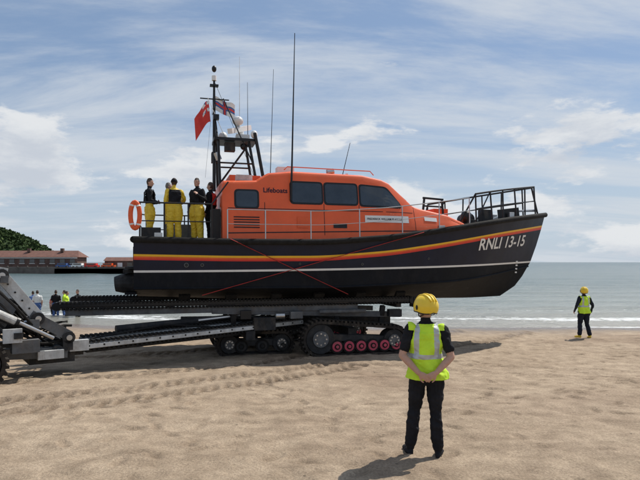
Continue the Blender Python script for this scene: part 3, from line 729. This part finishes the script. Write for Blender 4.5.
P.box(L(-.35,0,.12),(.9,.9,.2),dgrey); P.box(L(.1,0,.2),(.5,.3,.2),dgrey)
for i in range(5): P.box(L(-1.75,1.1,.2+i*.28),(.35,.22,.03),mgrey)
for v in(.98,1.22): P.beam(L(-1.75,v,.1),L(-1.75,v,1.6),.035,.035,lgrey)
P.make('chassis',tra,bevel=.012)
P=Part(); random.seed(3)
for i in range(26):
    v=random.uniform(-.7,.95); z=random.uniform(.8,1.8); u1=random.uniform(-.7,.1); z1=random.uniform(.3,.9)
    pts=[V(L(-1.5,v,z)),V(L(-.95,v+.1,z-.25-random.random()*.5)),V(L(-.7,v*.8,z1+random.uniform(-.3,.3))),V(L(u1,v*.6,z1))]
    q=[]
    for t in np.linspace(0,1,14):
        w=pts[:]
        while len(w)>1: w=[w[j].lerp(w[j+1],t) for j in range(len(w)-1)]
        q.append(w[0])
    P.tube(q,random.choice((.016,.022,.028)),rubber,7)
P.make('hydraulic_hoses',tra,smooth=True)
for v,nm in((1.25,'near_track'),(-1.25,'far_track')): track(tra,-6.9,-1.35,v,-.16,.5,.42,.55,6,mgrey,nm)

# ------------------------------------------------------------ people
def person(name,loc,rz,J=None,top=blackcl,sleeve='long',trous=blackcl,boots=blackcl,vest=None,helmet=None,hair=hairm,head=(0,0),vox=.010,scale=1,slim=1.,beanie=None,loose=.012,lifejacket=None,hairlen=1.58,yoke=None):
    e=empty(name,loc,rz); e.scale=(scale,)*3
    j=dict(hipL=(-.09,0,.92),kneeL=(-.105,.015,.50),ankL=(-.12,-.02,.09),toeL=(-.15,.16,.035),
           hipR=(.09,0,.92),kneeR=(.105,.015,.50),ankR=(.12,-.02,.09),toeR=(.15,.16,.035),
           shL=(-.175,-.01,1.405),elL=(-.24,-.04,1.13),wrL=(-.235,.06,.89),hdL=(-.23,.10,.80),
           shR=(.175,-.01,1.405),elR=(.24,-.04,1.13),wrR=(.235,.06,.89),hdR=(.23,.10,.80),nL=(1,0,0),nR=(-1,0,0),lean=0)
    if J: j.update(J)
    j={k:(V(v) if isinstance(v,tuple) else v) for k,v in j.items()}
    P=Part(); seg=[]; tag=[]
    def T(pts,rad,m,ref=(1,0,0),n=12,tg=''):
        rr=[(r,r) if not isinstance(r,tuple) else r for r in rad]
        P.tube(pts,list(rr),skin,n,ref,cap=True)
        for a,b,ra,rb in zip(pts[:-1],pts[1:],rr[:-1],rr[1:]): seg.append((V(a),V(b),(sum(ra)+sum(rb))/4,m)); tag.append(tg)
    ln=j['lean']; tp=lambda x,y,z:(x,y+ln*max(0,z-.95),z)
    s=slim
    T([tp(0,0,.86),tp(0,0,.95)],[(.135*s,.09),(.17*s,.115)],trous,tg='t')
    T([tp(0,0,.93),tp(0,0,.99)],[(.168*s,.115),(.16*s,.108)],trous,tg='t')
    T([tp(0,.0,1.0),tp(0,.005,1.09),tp(0,.005,1.22),tp(0,.0,1.33),tp(0,-.005,1.41),tp(0,-.01,1.45)],[(.155*s,.105),(.142*s,.10),(.16*s,.112),(.172*s,.112),(.165*s,.09),(.10*s,.07)],top,n=20,tg='t')
    T([tp(0,-.01,1.43),tp(0,.0,1.56)],[.058,.052],skin if vest or sleeve=='short' else top)
    hy,ht=head; HR=Matrix.Rotation(math.radians(hy),3,'Z')@Matrix.Rotation(math.radians(ht),3,'X')
    piv=V(tp(0,.0,1.55)); H=lambda x,y,z:piv+HR@(V((x,y,z-1.55)))
    T([H(0,.035,1.535),H(0,.022,1.58),H(0,.012,1.63),H(0,.008,1.68),H(0,.005,1.725)],[(.042,.045),(.058,.075),(.070,.088),(.073,.094),(.058,.072)],'head',ref=tuple(HR@V((1,0,0))),n=16)
    T([H(0,.10,1.645),H(0,.118,1.61)],[.010,.015],'face',n=8)
    for sx in(-1,1): T([H(sx*.074,.0,1.655),H(sx*.076,-.004,1.615)],[(.008,.018),(.007,.012)],'face',n=8)
    T([H(-.02,.098,1.578),H(.02,.098,1.578)],[.008,.008],'face',n=6)
    lo=loose
    for S in 'LR':
        hip,kn,an,to=j['hip'+S],j['knee'+S],j['ank'+S],j['toe'+S]
        T([hip,hip.lerp(kn,.45)+V((0,.005,0)),kn],[.092*s+lo*.5,.078*s+lo,.056+lo],trous,tg='l')
        T([kn,kn.lerp(an,.3)+V((0,-.012,0)),an+ (kn-an)*.12],[.056+lo,.056+lo,.040+lo],trous)
        T([an+(kn-an)*.18,an],[.042+lo*.4,.040],boots)
        d=(to-an);d.z=0;d.normalize(); T([an-d*.045+V((0,0,-.045)),an+d*.06+V((0,0,-.045)),V((to.x,to.y,an.z-.06))],[(.036,.036),(.044,.04),(.040,.028)],boots)
        sh,el,wr,hd=j['sh'+S],j['el'+S],j['wr'+S],j['hd'+S]
        sh=V(tp(*sh)); 
        if sleeve=='short':
            mid=sh.lerp(el,.72); T([sh,sh.lerp(mid,.5),mid],[.060,.058,.055],top,tg='s'); T([sh.lerp(el,.6),el],[.045,.041],skin); T([el,el.lerp(wr,.35),wr],[.041,.042,.028],skin)
        else:
            T([sh,sh.lerp(el,.5),el],[.062,.055,.048],yoke or top,tg='s'); T([el,el.lerp(wr,.35),wr],[.048,.046,.036],top)
        d=(hd-wr).normalized(); nn=j['n'+S]; nn=(nn-nn.dot(d)*d).normalized(); sd=d.cross(nn)
        if S=='L': sd=-sd
        T([wr,wr+d*.035,wr+d*.085],[(.026,.02),(.037,.016),(.040,.014)],skin,ref=tuple(sd),n=10)
        for q,(kk,ll) in enumerate(((-1.5,.062),(-.5,.076),(.5,.080),(1.5,.068))):
            b0=wr+d*.08+sd*kk*.021; d1=(d*.93+nn*.35).normalized(); d2=(d*.6+nn*.8).normalized()
            T([b0,b0+d1*ll*.5,b0+d1*ll*.5+d2*ll*.5],[.0095,.009,.0075],skin,n=7)
        b0=wr+d*.025+sd*.028; T([b0,b0+sd*.028+d*.028+nn*.008,b0+sd*.036+d*.058+nn*.016],[.013,.011,.009],skin,n=7)
    o=P.make('tmp'); o.modifiers.clear()
    m=o.modifiers.new('r','REMESH'); m.mode='VOXEL'; m.voxel_size=vox; m.use_smooth_shade=True
    m2=o.modifiers.new('s','SMOOTH'); m2.factor=.5; m2.iterations=2 if vox<.009 else 1
    bpy.context.view_layer.update()
    me=bpy.data.meshes.new_from_object(o.evaluated_get(bpy.context.evaluated_depsgraph_get())); bpy.data.objects.remove(o)
    nV=len(me.vertices); co=np.zeros(nV*3,np.float32); me.vertices.foreach_get('co',co); co=co.reshape(-1,3)
    nF=len(me.polygons); ce=np.zeros(nF*3,np.float32); me.polygons.foreach_get('center',ce); ce=ce.reshape(-1,3)
    no=np.zeros(nV*3,np.float32); me.vertices.foreach_get('normal',no); no=no.reshape(-1,3)
    def classify(C):
        best=np.full(len(C),1e9);idx=np.zeros(len(C),int)
        for i,(a,b,r,_) in enumerate(seg):
            a=np.array(a);b=np.array(b);ab=b-a;t=np.clip(((C-a)@ab)/max(1e-9,ab@ab),0,1); d=np.linalg.norm(C-a-t[:,None]*ab,axis=1)-r
            mk=d<best; best[mk]=d[mk]; idx[mk]=i
        return idx
    fi=classify(ce)
    matl=[skin,top,trous,boots,hair]+([yoke] if yoke else []); me.materials.clear()
    ml=[]
    for x in matl:
        if x not in ml: ml.append(x)
    for x in ml: me.materials.append(x)
    HRi=np.array(HR.inverted()); loc_h=(ce-np.array(piv))@HRi.T
    out=[]
    for f in range(nF):
        mm=seg[fi[f]][3]
        if mm=='head':
            x,y,z=loc_h[f]; z+=1.55
            mm=hair if (z>1.70 or (y<-.01 and z>hairlen) or (abs(x)>.062 and z>1.66 and y<.04)) else skin
        elif mm=='face': mm=skin
        elif yoke and mm is top and ce[f][2]>1.30 and abs(ce[f][0])<.25: mm=yoke
        out.append(ml.index(mm))
    me.polygons.foreach_set('material_index',out)
    vi=classify(co); cloth=np.array([0. if (isinstance(seg[i][3],str) or seg[i][3]==skin) else 1. for i in vi])
    f1=fbm(co[:,0]*9+co[:,1]*7,co[:,2]*11+co[:,1]*5,3,5); f2=fbm(co[:,1]*12+3,co[:,2]*14+co[:,0]*6,2,9)
    fold_=np.maximum(0,fbm(co[:,0]*5+co[:,1]*9,co[:,2]*20+co[:,0]*12,2,13))
    co2=co+no*(cloth*(f1*.018+f2*.010+fold_*.018))[:,None]
    me.vertices.foreach_set('co',co2.ravel().astype(np.float32)); me.update()
    b=bpy.data.objects.new('body',me); sc.collection.objects.link(b); b.parent=e
    tg_f=np.array(tag)[fi]
    def shell(nm,z0,z1,off,mt,mfun=None,xmax=.215,flare=.0):
        z_=ce[:,2]; armd=np.abs(ce[:,0])
        keep=(z_>z0)&(z_<z1)&(armd<xmax)
        keep&=(tg_f=='t')|(tg_f=='l')|((tg_f=='s')&(z_>1.40))
        idx=np.nonzero(keep)[0]; mp={};vs=[];fs=[];mi=[];lm=[]
        for f in idx:
            vv=[]
            for v in me.polygons[f].vertices:
                if v not in mp:
                    mp[v]=len(vs); fl=flare*max(0,(1.15-co[v][2])); nxy=V((no[v][0],no[v][1],no[v][2]*.6)); of=off*(.55 if co[v][2]>1.38 else 1)
                    vs.append(V(co2[v])+nxy*(of+fl+.008*math.sin(co[v][0]*44+co[v][2]*13)*(1.3-co[v][2])*2.5+.006*math.sin(co[v][0]*23-co[v][2]*31)))
                vv.append(mp[v])
            fs.append(vv); mt_=mfun(ce[f]) if mfun else mt
            if mt_ not in lm: lm.append(mt_)
            mi.append(lm.index(mt_))
        if not fs: return
        m3=bpy.data.meshes.new(nm); m3.from_pydata(vs,[],fs); 
        for x in lm: m3.materials.append(x)
        m3.polygons.foreach_set('material_index',mi); m3.polygons.foreach_set('use_smooth',[True]*len(fs))
        q=bpy.data.objects.new(nm,m3); sc.collection.objects.link(q); q.parent=e
        sm=q.modifiers.new('s','SMOOTH'); sm.factor=.5; sm.iterations=4
        so=q.modifiers.new('o','SOLIDIFY'); so.thickness=.006; so.offset=1
    if vest:
        def vf(c):
            x,y,z=c
            if abs(z-1.12)<.026: return silver
            if z>1.12 and abs(abs(x)-.095)<.024: return silver
            return vest
        shell('hi_vis_vest',.87,1.47,.022,vest,vf,xmax=.19,flare=.06)
    if lifejacket: shell('lifejacket',1.10,1.43,.035,lifejacket,xmax=.15)
    Q=Part()
    for sx in(-1,1): Q.ell(H(sx*.030,.088,1.652),(.012,.010,.008),eyew,10,6)
    Q.make('eyes',e,smooth=True)
    if helmet or beanie:
        hm=helmet or beanie; Q=Part(); nu,nv=28,16; vs=[];fs=[]; ax,ay,az=(.130,.156,.138) if helmet else (.083,.104,.085)
        zc=1.66 if helmet else 1.675
        for i in range(nv+1):
            for jj in range(nu):
                b_=2*math.pi*jj/nu; cs,sn=math.cos(b_),math.sin(b_)
                low=(math.radians(97)+math.radians(22)*max(0,-sn)+math.radians(16)*abs(cs)) if helmet else math.radians(100)
                a=low*i/nv; rr=1+.03*math.cos(b_*2)*math.sin(a)
                vs.append(H(ax*math.sin(a)*cs*rr,ay*math.sin(a)*sn+.0,zc+az*math.cos(a)))
        for i in range(nv):
            for jj in range(nu): fs.append((i*nu+jj,(i+1)*nu+jj,(i+1)*nu+(jj+1)%nu,i*nu+(jj+1)%nu))
        Q.add(vs,fs,hm)
        rim=vs[nv*nu:]; Q.tube(rim+[rim[0]],.007 if helmet else .012,black if helmet else hm,6)
        if helmet:
            for xx in(-.045,0,.045):
                Q.tube([H(xx*.6+xx*.4*math.sin(t),ay*math.cos(t)*1.01,zc+(az+.004)*math.sin(t)*(1-abs(xx)*1.4)) for t in np.linspace(.5,2.7,16)],.008,hm,6)
            for sx in(-1,1):
                Q.tube([H(sx*.105,.0,1.63),H(sx*.078,.03,1.56),H(0,.062,1.525)],.007,black,6)
                Q.tube([H(sx*.105,-.03,1.63),H(sx*.075,-.045,1.57),H(sx*.07,.03,1.555)],.006,black,6)
                Q.ell(H(sx*.124,-.0,1.655),(.014,.035,.03),black,10,6)
        Q.make('helmet' if helmet else 'beanie',e,smooth=True,angle=180)
    return e
fgx,fgy=1.18,6.22
person('shore_crew_person',(fgx,fgy,gpt(fgx,fgy)-.005),math.radians(-8),
  J=dict(elL=(-.265,-.07,1.125),wrL=(-.085,-.200,.955),hdL=(.03,-.232,.895),nL=(0,1,0),
         elR=(.265,-.07,1.12),wrR=(.095,-.205,.965),hdR=(-.02,-.252,.90),nR=(0,1,0),
         kneeL=(-.13,.03,.50),ankL=(-.18,.0,.09),toeL=(-.22,.17,.035),kneeR=(.105,.0,.50),ankR=(.125,-.06,.09),toeR=(.16,.12,.035)),
  top=blackcl,sleeve='short',trous=blackcl,vest=hiviz,helmet=helmY,head=(34,-2),vox=.0065,slim=1.0,loose=.014)
rx,ry=9.24,19.6
person('shore_crew_person',(rx,ry,gpt(rx,ry)),math.radians(10),
  J=dict(kneeL=(-.12,.06,.50),ankL=(-.17,.0,.10),toeL=(-.21,.17,.04),kneeR=(.12,.02,.50),ankR=(.18,-.08,.09),toeR=(.22,.09,.035),
         elL=(-.30,-.03,1.14),wrL=(-.29,.12,.94),hdL=(-.27,.18,.87),elR=(.30,-.06,1.14),wrR=(.31,.06,.92),hdR=(.31,.11,.84)),
  top=navycl,trous=navycl,boots=yelcl,vest=hiviz,helmet=helmY,head=(-10,5),vox=.011,slim=1.08,loose=.02)
def bw(u,v,z=2.72): 
    return (SXY[0]+u*c15+v*s15,SXY[1]+u*s15-v*c15,z)
fold=dict(elL=(-.26,.02,1.14),wrL=(-.12,.22,1.12),hdL=(-.02,.27,1.14),elR=(.26,.02,1.14),wrR=(.12,.22,1.10),hdR=(.04,.28,1.10),nL=(0,-1,0),nR=(0,-1,0))
N_='lifeboat_crew_person'
person(N_,bw(.35,.95),math.radians(-70),J=fold,top=blackcl,trous=yelcl,boots=yelcl,lifejacket=blackcl,head=(-15,0),vox=.012,slim=1.3,loose=.035,hair=hairm)
person(N_,bw(1.0,1.15),math.radians(25),J=dict(elR=(.3,.1,1.2),wrR=(.25,.3,1.1),hdR=(.22,.38,1.1)),top=yelcl,trous=yelcl,boots=yelcl,beanie=blackcl,lifejacket=blackcl,head=(10,0),vox=.012,slim=1.3,loose=.035,yoke=None)
person(N_,bw(.85,.2),math.radians(-60),J=fold,top=yelcl,trous=yelcl,boots=blackcl,head=(-5,5),vox=.012,slim=1.25,loose=.03,hair=hairg,yoke=blackcl)
person(N_,bw(1.62,.95),math.radians(150),J=dict(elL=(-.28,.0,1.16),wrL=(-.2,.2,1.28),hdL=(-.15,.24,1.36)),top=blackcl,trous=yelcl,boots=yelcl,head=(10,0),vox=.012,slim=1.35,loose=.035,scale=1.03,lifejacket=blackcl)
person(N_,bw(2.02,.6),math.radians(80),top=blackcl,trous=blackcl,lifejacket=redcl,boots=yelcl,head=(0,0),vox=.012,slim=1.25,loose=.02)
for px_,y_,tp_,tr_,a,sc_ in((-15.9,32.2,blucl,blackcl,60,.95),(-15.3,31.5,whtcl,blucl,30,.98),(-14.9,32.6,redcl,blackcl,200,.85),(-14.4,31.8,blackcl,blucl,20,1),(-14.0,32.0,hiviz,blucl,100,1),(-13.6,31.4,hiviz,navycl,-80,.97),(-12.9,31.2,blackcl,blackcl,150,1.03)):
    person('beachgoer_person',(px_-.6,y_,gpt(px_,y_)-.08),math.radians(a),top=tp_,trous=tr_,boots=skin,sleeve='short',vox=.02,scale=sc_,hair=hairm,slim=1.15)

# ------------------------------------------------------------ world
w=bpy.data.worlds.new('World'); sc.world=w; w.use_nodes=True; n=w.node_tree.nodes;l=w.node_tree.links; bgk=n['Background']
EL=math.radians(55); hx,hy=.75,.66; RZ=math.atan2(hx,hy)
sky=n.new('ShaderNodeTexSky'); sky.sky_type='NISHITA'; sky.sun_disc=False; sky.sun_elevation=EL; sky.sun_rotation=RZ; sky.air_density=1.0; sky.dust_density=.6; sky.ozone_density=2.0
tc=n.new('ShaderNodeTexCoord'); sp=n.new('ShaderNodeSeparateXYZ'); l.new(tc.outputs['Generated'],sp.inputs[0])
def mt(op,a,b=None,c=None,cl=False):
    x=n.new('ShaderNodeMath');x.operation=op;x.use_clamp=cl
    for i,v in enumerate((a,b,c)):
        if v is None: continue
        if isinstance(v,(int,float)): x.inputs[i].default_value=v
        else: l.new(v,x.inputs[i])
    return x.outputs[0]
zc=mt('MAXIMUM',sp.outputs['Z'],0.)
den=mt('ADD',zc,.14)
cx=n.new('ShaderNodeCombineXYZ'); l.new(mt('DIVIDE',sp.outputs['X'],den),cx.inputs[0]); l.new(mt('DIVIDE',sp.outputs['Y'],den),cx.inputs[1])
def mapn(vec,sc_,rot=0,loc=(0,0,0)):
    x=n.new('ShaderNodeMapping'); x.inputs['Scale'].default_value=sc_; x.inputs['Rotation'].default_value=(0,0,rot); x.inputs['Location'].default_value=loc; l.new(vec,x.inputs['Vector']); return x.outputs[0]
def nz(vec,s,d=8,r=.55,dist=0):
    x=n.new('ShaderNodeTexNoise'); x.inputs['Scale'].default_value=s;x.inputs['Detail'].default_value=d;x.inputs['Roughness'].default_value=r;x.inputs['Distortion'].default_value=dist; l.new(vec,x.inputs['Vector']); return x.outputs['Fac']
def mrg(v,a,b,c=0,d=1):
    x=n.new('ShaderNodeMapRange'); x.interpolation_type='SMOOTHSTEP'; x.inputs['From Min'].default_value=a;x.inputs['From Max'].default_value=b;x.inputs['To Min'].default_value=c;x.inputs['To Max'].default_value=d; l.new(v,x.inputs['Value']); return x.outputs[0]
def mixc(f,a,b):
    x=n.new('ShaderNodeMix');x.data_type='RGBA'
    for i,v in((0,f),(6,a),(7,b)):
        if isinstance(v,(tuple,float,int)): x.inputs[i].default_value=v
        else: l.new(v,x.inputs[i])
    return x.outputs[2]
ci=nz(mapn(cx.outputs[0],(.35,1.0,1),.35),1.3,9,.62,.5)
cir=mrg(ci,.40,.66,0,.82)
cv=mapn(tc.outputs['Generated'],(1,1,2.8),0,(.3,.2,0))
cu=nz(cv,5.0,9,.60,.1)
band=mt('MULTIPLY',mrg(sp.outputs['Z'],-.02,.03),mrg(sp.outputs['Z'],.16,.40,1,.0))
thr=mt('SUBTRACT',cu,mt('MULTIPLY',mt('SUBTRACT',1.,band),.22))
cum=mrg(thr,.475,.565)
shade=nz(mapn(tc.outputs['Generated'],(1,1,2.8),0,(.3,.2,.10)),5.0,9,.60,.1)
ccol=mixc(mrg(shade,.42,.68),(8.8,9.0,9.2,1),(6.3,6.8,7.6,1))
blue=mixc(.45,sky.outputs[0],(3.5,5.0,7.5,1))
col=mixc(mrg(sp.outputs['Z'],0,.34,.80,.0),blue,(5.8,6.8,7.9,1))
col=mixc(cir,col,(7.2,7.7,8.3,1)); col=mixc(mt('MULTIPLY',cum,.92),col,ccol)
l.new(col,bgk.inputs['Color']); bgk.inputs['Strength'].default_value=.09
sd=bpy.data.lights.new('sun','SUN'); sd.energy=4.7; sd.angle=math.radians(.5); sd.color=(1,.95,.87)
so=bpy.data.objects.new('sun',sd); sc.collection.objects.link(so)
hn=math.hypot(hx,hy); dirv=V((hx/hn*math.cos(EL),hy/hn*math.cos(EL),math.sin(EL))); so.rotation_euler=dirv.to_track_quat('Z','Y').to_euler(); so.location=(20,20,30)
cd=bpy.data.cameras.new('camera'); cam=bpy.data.objects.new('camera',cd); sc.collection.objects.link(cam); sc.camera=cam
cam.location=(0,0,2.2); cam.rotation_euler=(math.radians(90),0,0); cd.sensor_width=36; cd.lens=36*560/640; cd.shift_y=22/640; cd.clip_end=20000; cd.clip_start=.1
sc.view_settings.view_transform='Standard'; sc.view_settings.look='None'; sc.view_settings.exposure=0
